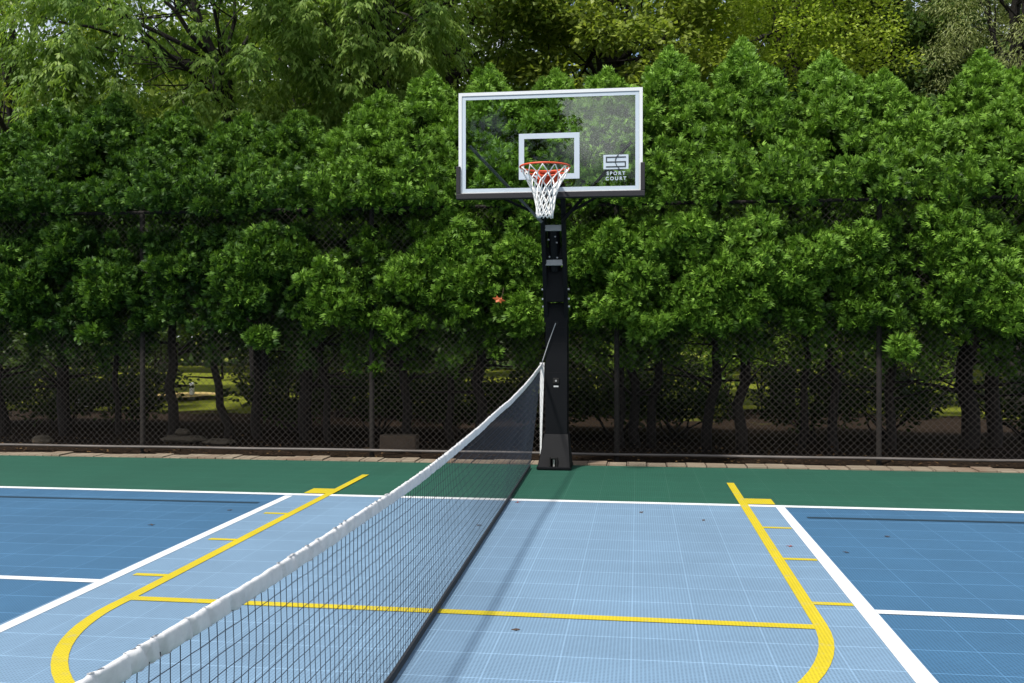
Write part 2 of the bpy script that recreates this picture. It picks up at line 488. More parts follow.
# flared base cover with a slot
mb = MB()
bx0, bx1, tx0, tx1 = -.103, .240, -.036, .212
by0, by1, ty0, ty1 = 9.99, 10.40, 10.09, 10.34
slot0, slot1, sh = .035, .095, .12
def bpnt(u, v):
    # front face bilinear, u in x at height v
    t = v/.37
    xa = bx0+(tx0-bx0)*t; xb = bx1+(tx1-bx1)*t; y = by0+(ty0-by0)*t
    return (xa+(xb-xa)*u, y, v)
def ux(x, v):
    t = v/.37; xa = bx0+(tx0-bx0)*t; xb = bx1+(tx1-bx1)*t
    return (x-xa)/(xb-xa)
zs = [.035, sh, .37]
def strip(a0, a1, z0, z1):
    mb.add([bpnt(a0(z0), z0), bpnt(a1(z0), z0), bpnt(a1(z1), z1), bpnt(a0(z1), z1)], [(0,1,2,3)])
strip(lambda z: 0, lambda z: ux(slot0, z), .035, sh)
strip(lambda z: ux(slot1, z), lambda z: 1, .035, sh)
strip(lambda z: 0, lambda z: 1, sh, .37)
mb.add([(bx0,by0+.0095,.035),(tx0,ty0,.37),(tx0,ty1,.37),(bx0,by1,.035)], [(0,1,2,3)])
mb.add([(bx1,by0+.0095,.035),(bx1,by1,.035),(tx1,ty1,.37),(tx1,ty0,.37)], [(0,1,2,3)])
mb.add([(bx0,by1,.035),(tx0,ty1,.37),(tx1,ty1,.37),(bx1,by1,.035)], [(0,1,2,3)])
mb.add([(tx0,ty0,.37),(tx1,ty0,.37),(tx1,ty1,.37),(tx0,ty1,.37)], [(0,1,2,3)])
cover = mb.build('base_cover', M['dark_cover'], hoop)
mb = MB()
mb.box((bx0-.008, by0-.008, .009), (bx1+.008, by1+.008, .036)); mb.build('base_plate', M['black_steel'], hoop, bevel=.004)
mb = MB(); mb.box((slot0-.012, by0-.004, .036), (slot0, by0+.09, sh+.012)); mb.box((slot1, by0-.004, .036), (slot1+.012, by0+.09, sh+.012))
mb.box((slot0-.012, by0+.004, sh), (slot1+.012, by0+.09, sh+.012))
mb.build('slot_trim', M['black_hole'], cover)
mb = MB(); mb.tube([(.068, by0+.05, .036), (.068, by0+.05, .11)], .014, 10); mb.build('anchor_bolt', M['bolt'], cover)
# lifting arms : two lower side arms up to the board, two upper ones behind
def arm(x, a, b, w=.045, d=.10, name='arm'):
    (ya, za), (yb, zb) = a, b
    t = Vector((0, yb-ya, zb-za)).normalized(); nrm = Vector((0, t.z, -t.y))
    mb = MB()
    lo = [Vector((x-w/2, ya, za)), Vector((x+w/2, ya, za)), Vector((x+w/2, ya, za))+nrm*d, Vector((x-w/2, ya, za))+nrm*d]
    hi = [Vector((x-w/2, yb, zb)), Vector((x+w/2, yb, zb)), Vector((x+w/2, yb, zb))+nrm*d, Vector((x-w/2, yb, zb))+nrm*d]
    mb.hexa([tuple(v) for v in lo], [tuple(v) for v in hi])
    return mb.build(name, M['black_steel'], hoop, bevel=.005)
for sx in (-1, 1):
    xx = .085 + sx*.106
    ar = arm(xx, (10.12, 1.55), (9.62, 2.84))
    arm(xx - sx*.012, (10.24, 1.62), (9.66, 2.90), .035, .09)
    for z in (1.72, 1.80, 1.90):
        yb = 10.12 + (z-1.55)/(2.92-1.55)*(9.62-10.12) + .04
        mb = MB(); mb.tube([(xx+sx*.022, yb, z), (xx+sx*.040, yb, z)], .011, 8); mb.build('bolt', M['bolt'], ar)
def yarm(z): return 10.12 + (z-1.55)/(2.92-1.55)*(9.62-10.12)
for z in (2.17, 2.515):
    mb = MB(); mb.box((-.008, yarm(z)-.006, z-.03), (.174, yarm(z)+.03, z+.03)); mb.build('cross_plate', M['grey_metal'], hoop, bevel=.004)
mb = MB(); mb.box((-.012, 9.985, 1.765), (.178, 10.05, 2.125)); mb.box((-.012, 9.90, 2.205), (.178, 9.93, 2.33)); mb.build('tilt_panel', M['black_steel'], hoop, bevel=.005)
mb = MB(); mb.tube([(.083, 10.0, 2.10), (.083, 9.84, 2.50)], .062, 12); act = mb.build('actuator', M['black_steel'], hoop)
for (x, z) in ((.03, 2.40), (.10, 2.43), (.115, 2.37), (.115, 2.22), (.035, 2.23)):
    mb = MB(); mb.tube([(x, yarm(z)+.005, z), (x, yarm(z)+.03, z)], .009, 8); mb.build('bolt', M['grey_metal'], act)
mb = MB(); mb.box((-.06, 9.40, 2.86), (.22, 9.66, 2.93)); mb.build('board_mount', M['black_steel'], hoop, bevel=.005)
for sx in (-1, 1):
    mb = MB(); mb.tube([(HX + sx*.10, 9.66, 2.56), (HX + sx*.80, 9.40, 3.30)], .016, 10)
    mb.build('brace', M['strut_metal' if sx < 0 else 'black_steel'], hoop)
    mb = MB(); mb.tube([(HX + sx*.10, 9.70, 2.62), (HX + sx*.55, 9.42, 2.82)], .014, 8)
    mb.build('brace', M['black_steel'], hoop)

# backboard
BY = 9.35
bw0, bw1, bz0, bz1 = -.812, .982, 2.80, 3.806
board = empty('backboard', (0, 0, 0)); board.parent = hoop
board.location = (HX-HX, BY-10.2, 0)
mb = MB(); mb.box((bw0+.012, BY, bz0+.012), (bw1-.012, BY+.012, bz1-.012)); mb.build('glass', M['glass'], board)
mb = MB()
def ring(mb, x0, x1, z0, z1, w, y0, y1):
    mb.box((x0, y0, z0), (x1, y1, z0+w)); mb.box((x0, y0, z1-w), (x1, y1, z1))
    mb.box((x0, y0, z0+w), (x0+w, y1, z1-w)); mb.box((x1-w, y0, z0+w), (x1, y1, z1-w))
ring(mb, bw0-.006, bw1+.006, bz0-.006, bz1+.006, .032, BY-.012, BY+.045)
mb.build('frame', M['white_frame'], board)
mb = MB(); ring(mb, bw0+.028, bw1-.028, bz0+.028, bz1-.028, .036, BY-.005, BY-.001)
mb.build('border_band', M['pale_frame'], board)
mb = MB(); ring(mb, -.218, .378, 2.945, 3.395, .052, BY-.005, BY-.001)
mb.build('target_square', M['pale_frame'], board)
mb = MB()
pw = .034; side = 3.085
mb.box((bw0-.028, BY-.035, bz0-.040), (bw1+.028, BY+.055, bz0+.016))
mb.box((bw0-.028, BY-.035, bz0+.016), (bw0+.014, BY+.055, side)); mb.box((bw1-.014, BY-.035, bz0+.016), (bw1+.028, BY+.055, side))
mb.build('edge_padding', M['black_pad'], board, bevel=.006)
# logo : white panel with line lettering
lx0, lx1, lz0, lz1 = .610, .852, 3.028, 3.168
mb = MB(); mb.box((lx0, BY-.0045, lz0), (lx1, BY-.001, lz1))
logo = mb.build('logo_panel', M['pale_frame'], board)
mb = MB()
y0, y1 = BY-.0075, BY-.005
lw_ = .011
def hbar(xa, xb, z): mb.box((xa, y0, z-lw_/2), (xb, y1, z+lw_/2))
def vbar(x, za, zb): mb.box((x-lw_/2, y0, za), (x+lw_/2, y1, zb))
w = lx1-lx0; h = lz1-lz0
X_ = lambda u: lx0+u*w
Z_ = lambda v: lz0+v*h
hbar(X_(.10), X_(.90), Z_(.83)); hbar(X_(.10), X_(.90), Z_(.50)); hbar(X_(.10), X_(.90), Z_(.17))
vbar(X_(.10)+lw_/2, Z_(.50)+lw_/2, Z_(.83)-lw_/2); vbar(X_(.90)-lw_/2, Z_(.17)+lw_/2, Z_(.50)-lw_/2)
mb.build('logo_lettering', M['ink'], logo)
mb = MB()
cpts = [(X_(.60), Z_(1.0)), (X_(.53), Z_(.86)), (X_(.48), Z_(.66)), (X_(.48), Z_(.45)), (X_(.53), Z_(.25)), (X_(.64), Z_(0))]
mb.tube([(x, BY-.0085, z) for x, z in cpts], .004, 6); mb.build('logo_lettering', M['ink'], logo)
def lettering(txt, x, z, size):
    cu = bpy.data.curves.new('t', 'FONT'); cu.body = txt; cu.size = size; cu.extrude = .001; cu.align_x = 'CENTER'
    cu.offset = .0012; cu.space_character = 1.45
    t = bpy.data.objects.new('t', cu); COL.objects.link(t)
    dg = bpy.context.evaluated_depsgraph_get()
    me = bpy.data.meshes.new_from_object(t.evaluated_get(dg))
    bpy.data.objects.remove(t); bpy.data.curves.remove(cu)
    vs = [(x+v.co.x, BY-.004-v.co.z, z+v.co.y) for v in me.vertices]
    mb = MB(); mb.add(vs, [tuple(p.vertices) for p in me.polygons])
    bpy.data.meshes.remove(me)
    return mb.build('logo_lettering', M['pale_frame'], board)
lettering('SPORT', .731, 2.972, .046); lettering('COURT', .731, 2.922, .046)

# rim + net
RC = (HX-.003, 8.955, 2.995)
rim = empty('rim', (0, 0, 0)); rim.parent = hoop
rim.location = (RC[0]-HX, RC[1]-10.2, RC[2])
circ = lambda r, z, n=48, ph=0: [(RC[0]+r*math.cos(2*math.pi*(i+ph)/n), RC[1]+r*math.sin(2*math.pi*(i+ph)/n), RC[2]+z) for i in range(n)]
mb = MB(); mb.tube(circ(.2325, 0), .0095, 10, closed=True); mb.build('hoop_ring', M['orange'], rim, smooth=True)
mb = MB()
arcp = [(RC[0]+.2325*math.cos(a), RC[1]+.2325*math.sin(a), RC[2]-.045+.02*abs(math.cos(a))) for a in np.linspace(R(15), R(165), 24)]
mb.tube(arcp, .008, 8)
for sx in (-1, 1):
    mb.tube([(RC[0]+sx*.15, RC[1]+.178, RC[2]), (RC[0]+sx*.075, BY-.03, RC[2]-.03)], .009, 8)
    mb.tube([(RC[0]+sx*.21, RC[1]+.10, RC[2]-.01), (RC[0]+sx*.085, BY-.03, RC[2]-.075)], .008, 8)
mb.build('rim_support', M['orange'], rim, smooth=True)
mb = MB(); mb.box((RC[0]-.105, BY-.045, RC[2]-.10), (RC[0]+.105, BY-.006, RC[2]+.022))
mb.box((RC[0]-.075, RC[1]+.225, RC[2]-.014), (RC[0]+.075, BY-.04, RC[2]+.006))
mb.build('rim_bracket', M['orange'], rim, bevel=.004)
mb = MB()
n = 12
prof = [(.232, -.010), (.194, -.080), (.150, -.155), (.116, -.230), (.094, -.305), (.083, -.375), (.076, -.430), (.072, -.475)]
for i in range(n):
    for s in (-1, 1):
        pts = []
        for k, (r, z) in enumerate(prof):
            ph = i + s*.5*((k % 2)) if True else i
            a = 2*math.pi*(i + s*.5*(k % 2))/n
            jit = .006
            pts.append((RC[0]+r*math.cos(a)+random.uniform(-jit, jit), RC[1]+r*math.sin(a)+random.uniform(-jit, jit), RC[2]+z+random.uniform(-jit, jit)))
        fine = []
        for k in range(len(pts)-1):
            for t in (0, .5):
                fine.append(Vector(pts[k]).lerp(Vector(pts[k+1]), t))
        fine.append(Vector(pts[-1]))
        mb.tube(fine, .0058, 6)
mb.build('hoop_net', M['cord_white'], rim, smooth=True)

# ------------------------------------------------------------------ court net
NY = [-.6, 1.0, 1.58, 1.84, 2.09, 2.41, 2.68, 3.01, 3.21, 3.92, 4.755, 6.02, 7.51, 8.97, 10.04, 10.2]
NZ = [.81, .80, .790, .783, .776, .770, .767, .766, .768, .773, .791, .831, .908, 1.012, 1.105, 1.122]
ntop = lambda y: float(np.interp(y, NY, NZ))
xtop = lambda y: -.035 - .0034*y + .006*math.sin(y*1.7)
xbot = lambda y: -.04 - .0240*(y-3.77) if y > 3.77 else -.04
TAPE = .049
cnet = empty('court_net', (0, 5, 0))
tag(cnet, 'dark mesh court net with wrinkled white top tape stretched from the hoop pole', 'net')
# top tape : folded cloth with wrinkles
mb = MB()
ys = np.arange(-.6, 10.19, .009)
K = 20
vs = []
for y in ys:
    zt = ntop(y); x0 = xtop(y)
    wob = .010*mnoise.noise(Vector((y*2.2, 0, 7))) + .006*mnoise.noise(Vector((y*7, 0, 2)))
    for k in range(K):
        a = 2*math.pi*k/K
        dz = math.copysign(abs(math.sin(a))**.45, math.sin(a))*TAPE/2
        dx = math.copysign(abs(math.cos(a))**.8, math.cos(a))*.0095
        lowf = (.5 - dz/TAPE)
        sd_ = 1 if dx > 0 else 5
        nz = mnoise.noise(Vector((y*13 + dz*9, dz*6, sd_)))*.0035
        cr = mnoise.noise(Vector((y*34 + dz*16, dz*7, sd_ + 2)))
        nz += cr*.004 - min(.011, max(0, cr - .10)*.05)
        vs.append((x0 + dx + wob*.4 + nz*(1 if dx > 0 else -.6), y,
                   zt - TAPE/2 + dz + wob*.08 + .0016*mnoise.noise(Vector((y*24, 3, 3)))*(1+lowf)))
fs = []
for i in range(len(ys)-1):
    for k in range(K):
        fs.append((i*K+k, i*K+(k+1) % K, (i+1)*K+(k+1) % K, (i+1)*K+k))
fs.append(tuple(range(K-1, -1, -1))); fs.append(tuple((len(ys)-1)*K+k for k in range(K)))
mb.add(vs, fs); mb.build('top_tape', M['tape'], cnet, smooth=True)
# mesh
mb = MB()
ROWS = 15
def npt(y, t):
    zb = .035; zt = ntop(y) - TAPE + .012
    zz = zb + (zt-zb)*t
    sag = .010*mnoise.noise(Vector((y*1.3, t*3, 9)))
    return Vector((xbot(y)+(xtop(y)-xbot(y))*t + sag*.5, y, zz))
def cord(pts, r):
    mb.tube(pts, r, 3, cap=False)
yv = np.arange(-.5, 10.17, .0465)
for y in yv:
    cord([npt(y + .004*mnoise.noise(Vector((y*9, t*5, 0))), t) for t in np.linspace(0, 1, ROWS+1)], .0014)
for r_ in range(1, ROWS):
    t = r_/ROWS
    cord([npt(y, t + .006*mnoise.noise(Vector((y*8, r_, 4)))) for y in np.arange(-.5, 10.17, .0465)], .0014)
mb.build('net_mesh', M['cord_dark'], cnet)
mb = MB()
yb = list(np.arange(-.6, 10.13, .1))
vs = []; fs = []
for y in yb:
    x = xbot(y)
    vs += [(x-.006, y, .012), (x+.006, y, .012), (x+.006, y, .044), (x-.006, y, .044)]
for i in range(len(yb)-1):
    for k in range(4):
        fs.append((i*4+k, i*4+(k+1) % 4, i*4+4+(k+1) % 4, i*4+4+k))
fs.append((3,2,1,0)); q = (len(yb)-1)*4; fs.append((q, q+1, q+2, q+3))
mb.add(vs, fs); mb.build('bottom_tape', M['bottom_tape'], cnet)
mb = MB()
mb.hexa([(-.092, 10.155, .13), (-.076, 10.14, .13), (-.076, 10.175, .13), (-.092, 10.19, .13)],
        [(-.092, 10.15, 1.125), (-.042, 10.14, 1.125), (-.042, 10.195, 1.125), (-.092, 10.20, 1.125)])
mb.build('side_band', M['tape'], cnet)
mb = MB(); mb.tube([(-.066, 10.14, 1.115), (-.055, 10.085, 1.15), (.008, 10.075, 1.34), (.083, 10.08, 1.545)], .0045, 8); mb.build('tension_rope', M['rope'], cnet)

M['straw'] = simple('sunlit_straw_grass', (.42, .31, .11), .95, 0, .35, 5, .8, 30)  # dry grass; the sun on this patch is put into its pale colour
mb = MB(); pts = []
for i in range(24):
    a = 2*math.pi*i/24; k = 1 + .25*mnoise.noise(Vector((math.cos(a)*2, math.sin(a)*2, 0)))
    pts.append((-9.2 + .75*k*math.cos(a), 20.35 + 1.1*k*math.sin(a), .10))
mb.add(pts + [(-9.2, 20.35, .13)], [(i, (i+1) % 24, 24) for i in range(24)])
tag(mb.build('sunlit_dry_grass', M['straw']), kind='structure')
# ------------------------------------------------------------------ small things
def blob(name, c, r, mat, label, cat, seed, group=None):
    import bmesh
    bm = bmesh.new(); bmesh.ops.create_icosphere(bm, subdivisions=3, radius=1)
    for v in bm.verts:
        k = 1 + .30*mnoise.noise(v.co*1.6 + Vector((seed, 0, 0))) + .10*mnoise.noise(v.co*5 + Vector((0, seed, 0)))
        v.co = Vector((v.co.x*k*r[0], v.co.y*k*r[1], v.co.z*k*r[2]))
    me = bpy.data.meshes.new(name); bm.to_mesh(me); bm.free(); me.materials.append(mat)
    o = link(bpy.data.objects.new(name, me)); o.location = c
    return tag(o, label, cat, group)
mb = MB(); mb.box((-2.26, 11.64, -.02), (-1.80, 11.86, .17))
o = mb.build('concrete_block', M['concrete'], bevel=.012, origin=(-2.03, 11.75, 0)); tag(o, 'weathered brown block lying behind the fence beside the second post', 'block')
blob('flat_stone', (-5.02, 12.0, .05), (.30, .16, .055), M['stone'], 'long flat tan stone lying behind the fence right of the left post', 'stone', 2)
blob('flat_stone', (-5.03, 11.98, .145), (.10, .09, .045), M['stone'], 'small tan stone resting on the long flat stone', 'stone', 9)
blob('flat_stone', (-4.48, 11.9, .03), (.20, .12, .045), M['stone'], 'low brown stone to the right of the stacked tan stones', 'stone', 5)
blob('flat_stone', (-6.88, 11.75, .03), (.13, .12, .07), M['stone'], 'rounded tan stone by the fence foot at the far left', 'stone', 13)
blob('pale_boulder', (-10.45, 18.7, .10), (.30, .25, .24), M['pale_stone'], 'pale grey boulder seen between trunks far behind the left hedge', 'boulder', 21)
blob('pale_boulder', (-9.9, 18.6, .05), (.16, .16, .14), M['pale_stone'], 'small pale boulder beside the larger pale grey boulder', 'boulder', 27)
mb = MB(); mb.box((-8.94, 20.15, -.05), (-8.86, 20.23, .36)); mb.hexa([(-8.945,20.145,.36),(-8.855,20.145,.36),(-8.855,20.235,.36),(-8.945,20.235,.36)],[(-8.92,20.17,.385),(-8.88,20.17,.385),(-8.88,20.21,.385),(-8.92,20.21,.385)])
tag(mb.build('marker_post', M['post_white'], origin=(-8.9, 20.19, 0)), 'short white marker post standing on sunny ground far behind the hedge', 'post')

def leaf_shape(name, c, size, mat, label, cat, rot, flat=True, group=None, lobes=5):
    mb = MB(); pts = []
    n = lobes*2
    for i in range(n):
        a = 2*math.pi*i/n
        r = size*(1 if i % 2 == 0 else .45)*(1 + .2*random.uniform(-1, 1))
        pts.append((r*math.cos(a), r*math.sin(a)*.8, .012*math.sin(3*a)*size*10))
    pts.append((0, 0, .02*size*10*.3))
    mb.add(pts, [(i, (i+1) % n, n) for i in range(n)])
    o = mb.build(name, mat)
    o.location = c; o.rotation_euler = rot
    s = o.modifiers.new('thick', 'SOLIDIFY'); s.thickness = .0015
    return tag(o, label, cat, group)
ml = leaf_shape('maple_leaf', (-.585, 10.52, 1.815), .074, M['maple_leaf'], 'single orange maple leaf caught in the hedge left of the hoop pole', 'leaf', (R(66), R(12), R(18)), lobes=6)
sm = MB(); sm.tube([(0, 0, 0), (.03, .02, .05), (.03, .05, .14)], .003, 6)
st = sm.build('stem', M['dead_leaf']); st.parent = ml; st.rotation_euler = (R(-60), 0, 0)
FL = [((-.06, 7.99), 'red_leaf', 'small red leaf on the blue court close to the white sideline by the net'),
      ((-.22, 6.98), 'dead_leaf', 'brown leaf on the blue court seen through the far part of the net'),
      ((.37, 4.51), 'dead_leaf', 'dark curled leaf just in front of the yellow free throw line'),
      ((.97, 7.66), 'dead_leaf', 'dark leaf on light blue tiles near the sideline midway to the right key line'),
      ((1.44, 7.39), 'dead_leaf', 'dark leaf on light blue tiles just left of the right yellow key line'),
      ((1.95, 6.55), 'red_leaf', 'reddish leaf between the right yellow key line and white line'),
      ((2.28, 6.41), 'dead_leaf', 'dark leaf on dark blue tiles touching the right white line'),
      ((2.67, 6.96), 'dead_leaf', 'dark leaf out on the dark blue tiles at the right'),
      ((-2.31, 7.33), 'dead_leaf', 'dark leaf on dark blue tiles next to the left white line'),
      ((-2.63, 6.68), 'dead_leaf', 'dark leaf farthest out on the dark blue tiles at the left')]
for (x, y), mt, lab in FL:
    leaf_shape('fallen_leaf', (x, y, .0085), random.uniform(.020, .028), M[mt], lab, 'leaf', (R(random.uniform(-8, 8)), R(random.uniform(-8, 8)), random.uniform(0, 6)), group='dead leaves on the court', lobes=4)

# ------------------------------------------------------------------ foliage generators
def unit(a): return a/np.maximum(np.linalg.norm(a, axis=-1, keepdims=True), 1e-9)

def fans(P, D, Nn, L, W, nl, spread, curl, tint):
    """flat plate-like sprays of nl overlapping lobes with curled tips; returns quads and tints"""
    n = len(P)
    Nn = unit(Nn - D*np.sum(Nn*D, 1, keepdims=True)); Sd = np.cross(Nn, D)
    bend = (curl*RNG.uniform(-1, 1, n))[:, None]
    out = []; tt = []
    for j in range(nl):
        u = -1 + 2*j/(nl-1)
        a = u*spread + RNG.normal(0, .10, n)
        ca, sa = np.cos(a)[:, None], np.sin(a)[:, None]
        d = D*ca + Sd*sa
        pr = -D*sa + Sd*ca
        ln = (L*(1 - .30*abs(u))*RNG.uniform(.8, 1.15, n))[:, None]
        b = P + Sd*(u*L*.06)[:, None]
        w = (W*RNG.uniform(.8, 1.2, n))[:, None]
        mid = b + d*ln*.6 + Nn*bend*ln*.25
        tip = b + d*ln + Nn*bend*ln*.9 - UP*(ln*.06)
        out.append(np.stack([b, mid+pr*w*.5, tip, mid-pr*w*.5], 1))
        tt.append(tint + RNG.normal(0, .05, n))
    return np.concatenate(out), np.concatenate(tt)

def cedar_clumps(C, rad, outd, per, L, tint):
    """clumps of sprays round centres C, turned towards outd"""
    n = len(C)
    idx = np.repeat(np.arange(n), per)
    d = unit(RNG.normal(size=(n*per, 3)) + outd[idx]*.9 + UP*.3)
    P = C[idx] + d*(rad[idx]*RNG.uniform(.30, 1.12, n*per)**.7)[:, None]*np.array([1, 1, .85])
    D = unit(d*np.array([1, 1, .5])*.8 + UP*.50 + RNG.normal(0, .30, size=(n*per, 3)))
    tang = np.stack([-d[:, 1], d[:, 0], 0*d[:, 0]], 1)
    Nn = unit(unit(tang)*RNG.choice([-1, 1], n*per)[:, None] + RNG.normal(0, .55, (n*per, 3)) + UP*.25)
    t = tint[idx] + RNG.normal(0, .145, n*per) + .08*d[:, 2]  # upward sprays lighter: light from above put into the tint
    return fans(P, D, Nn, L*RNG.uniform(.7, 1.35, n*per), L*RNG.uniform(.20, .29, n*per), 4, .66, .8, t)

def limb(mb, a, b, r0, r1, n=7, seg=7, wob=.08, sag=0):
    a = Vector(a); b = Vector(b); L = (b-a).length
    pts = []; rs = []
    for i in range(seg+1):
        t = i/seg
        p = a.lerp(b, t)
        if 0 < i < seg:
            p += Vector((random.uniform(-1, 1), random.uniform(-1, 1), random.uniform(-.4, .4)))*wob*L*.25
        p.z += sag*math.sin(t*math.pi)
        pts.append(p); rs.append(r0+(r1-r0)*t)
    mb.tube(pts, rs, n)
    return pts

FRONT3 = FY + .10
def arborvitae(x, top, label, dark=0.0, base=1.5, rad=1.0, pokes=(), lean=0.0, trunks=None):
    ty = 12.35; top = 1.4 + (top - .14 - 1.4)*.965; sx_ = lambda q: .94 + (q-.94)*.962
    x = sx_(x); pokes = [(sx_(a), 1.4 + (b-1.4)*.97, c) for a, b, c in pokes]
    t = empty('arborvitae', (x, ty, 0))
    tag(t, label, 'tree', 'arborvitae trees of the hedge behind the fence')
    # trunk
    for k, (tx, tr) in enumerate(trunks or [(x + random.uniform(-.15, .15), random.uniform(.075, .11))]):
        mb = MB()
        yy = ty + random.uniform(.05, .45)
        tx = sx_(tx) if trunks else tx
        pts = limb(mb, (tx, yy, -.12), (x + (tx-x)*.4, ty, top*.62), tr*.80, tr*.35, 9, 10, .075)
        for q in range(14):
            pz = random.uniform(.6, top*.55)
            b0 = Vector((tx + (x-tx)*pz/top, yy, pz)); an = random.uniform(0, 2*math.pi)
            ln = random.uniform(.35, .8)
            limb(mb, b0, b0 + Vector((math.cos(an)*ln, math.sin(an)*ln, random.uniform(-.1, .45))), tr*.25, .008, 5, 4, .1)
        mb.build('trunk', M['bark_red'], t, smooth=True)
    # crown clumps
    Cs, Rs, Os, Ts = [], [], [], []
    def put(c, r, o, tn):
        Cs.append(c); Rs.append(r); Os.append(o); Ts.append(tn)
    nsurf = int(245*(top-1.4)/3.4)
    for k in range(nsurf):
        z = base + (top-base)*random.random()**.92
        front = random.random() < .84
        th = random.uniform(-math.pi, 0) if front else random.uniform(0, math.pi)
        if z > 2.98:
            s = (z-2.98)/(top-2.98)
            rr = rad*1.08*max(.02, 1-s**1.05)**.74
        else:
            s = 0; rr = rad*(.95 + .1*math.sin(z*4+x*3))
        lump = 1 + .34*mnoise.noise(Vector((x*3.1 + math.cos(th)*2.1, math.sin(th)*2.1, z*.75))) + .10*mnoise.noise(Vector((x*7 + math.cos(th)*4, math.sin(th)*4, z*3)))
        k_ = rr*lump*random.uniform(.74, 1.05)
        cx_, cy_ = x + k_*math.cos(th)*.95, ty + k_*math.sin(th)*1.30
        zlow = base + .35*mnoise.noise(Vector((cx_*1.3, 5, 0)))
        if z < zlow: z = zlow + random.uniform(0, .5)
        if z < 2.94:
            cy_ = max(cy_, FRONT3 + random.uniform(.02, .30))
            if z > 2.72 and cy_ < 11.6: cy_ += .10
        elif front: cy_ -= .32*(1-s)
        r_ = random.uniform(.10, .18)*(1 - .45*s)
        od = np.array([math.cos(th), math.sin(th), .25 + .5*s])
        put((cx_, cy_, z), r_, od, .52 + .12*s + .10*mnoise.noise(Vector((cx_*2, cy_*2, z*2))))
    for k in range(14):      # leader
        q = .012*k
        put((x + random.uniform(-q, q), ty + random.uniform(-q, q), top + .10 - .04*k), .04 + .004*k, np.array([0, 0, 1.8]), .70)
    for k in range(72):     # flat growth squeezed against the wire
        cx_ = x + random.uniform(-.62, .62); z = random.uniform(1.5, 2.66)
        put((cx_, random.uniform(10.80, 11.0), z), random.uniform(.06, .12), np.array([0, -1, .3]), .42 + .14*mnoise.noise(Vector((cx_*2, 0, z*2))))
    for k in range(24):     # fringe hanging over the top rail
        cx_ = x + random.uniform(-.6, .6)
        if 3.75 < cx_ < 4.15: continue
        put((cx_, random.uniform(10.62, 10.92), random.uniform(2.87, 3.26)), random.uniform(.08, .13), np.array([0, -1, .2]), .55)
    for k in range(10 if x > -1 else 6):     # loose wisps hanging below the crown
        cx_ = x + random.uniform(-.55, .55); zb_ = random.uniform(.95, 1.5); cy0 = random.uniform(10.98, 11.9)
        for q in range(4):
            put((cx_ + random.uniform(-.10, .10), cy0 + random.uniform(-.08, .08), zb_ + .13*q), random.uniform(.05, .10), np.array([0, -1, .2]), .50)
    for k in range(11):     # pointed side leaders that flute the upper crown
        th = random.uniform(-math.pi*.95, -.05*math.pi) if k < 8 else random.uniform(0, math.pi)
        zt = 3.0 + (top-3.0)*random.uniform(.30, .93)
        s = (zt-2.98)/(top-2.98)
        rr = rad*1.08*max(.05, 1-s**1.05)**.74*.92
        lx_, ly_ = x + rr*math.cos(th), ty + rr*math.sin(th)*1.25 - (.2*(1-s) if k < 8 else 0)
        hgt = random.uniform(.35, .60)
        for q in range(13):
            f = q/12
            w_ = .13*f**.8
            put((lx_ + random.uniform(-w_, w_), ly_ + random.uniform(-w_, w_), zt + .16 - hgt*f), .045 + .055*f, np.array([math.cos(th)*f, math.sin(th)*f, 1.3]), .66)
    for (px, pz, pr) in pokes:   # branches that have grown through the wire
        ncl = max(10, int(60*(pr/.35)**2))
        lobes = [(px + random.uniform(-.55, .55)*pr, pz + random.uniform(-.5, .6)*pr, pr*random.uniform(.45, .75)) for _ in range(5 if pr > .2 else 2)]
        for k in range(ncl):
            d = Vector((random.gauss(0, 1), random.gauss(0, 1) - .5, random.gauss(0, 1))).normalized()
            lx_, lz_, lr_ = random.choice(lobes)
            rr = lr_*random.uniform(.5, 1.15)
            lump = 1 + .25*mnoise.noise(Vector((d.x*2 + px*5, d.y*2, d.z*2)))
            c = (lx_ + d.x*rr*lump*1.1, 10.88 + d.y*rr*lump*.8 - .05, lz_ + d.z*rr*lump)
            put(c, random.uniform(.085, .135), np.array([d.x, d.y, d.z + .2]), .62 + .10*mnoise.noise(Vector((c[0]*3, c[1]*3, c[2]*3))))
    C = np.array(Cs); Rr = np.array(Rs); O = unit(np.array(Os)); T = np.array(Ts) - dark*.18  # dark lowers the tint, painting the overhang's shade into the foliage
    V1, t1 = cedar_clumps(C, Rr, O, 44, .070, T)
    # inner, thinner growth that closes the crown; darker tint paints interior shade
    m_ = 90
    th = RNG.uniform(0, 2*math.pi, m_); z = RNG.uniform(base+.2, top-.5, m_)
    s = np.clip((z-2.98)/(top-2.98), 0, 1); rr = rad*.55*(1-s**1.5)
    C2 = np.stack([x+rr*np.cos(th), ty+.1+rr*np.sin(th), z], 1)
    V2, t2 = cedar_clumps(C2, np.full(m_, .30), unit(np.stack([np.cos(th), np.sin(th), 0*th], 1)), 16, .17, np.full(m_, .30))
    quad_mesh('crown', np.concatenate([V1, V2]), np.concatenate([t1, t2]), M['cedar_shaded' if dark > .4 else 'cedar'], t)
    return t

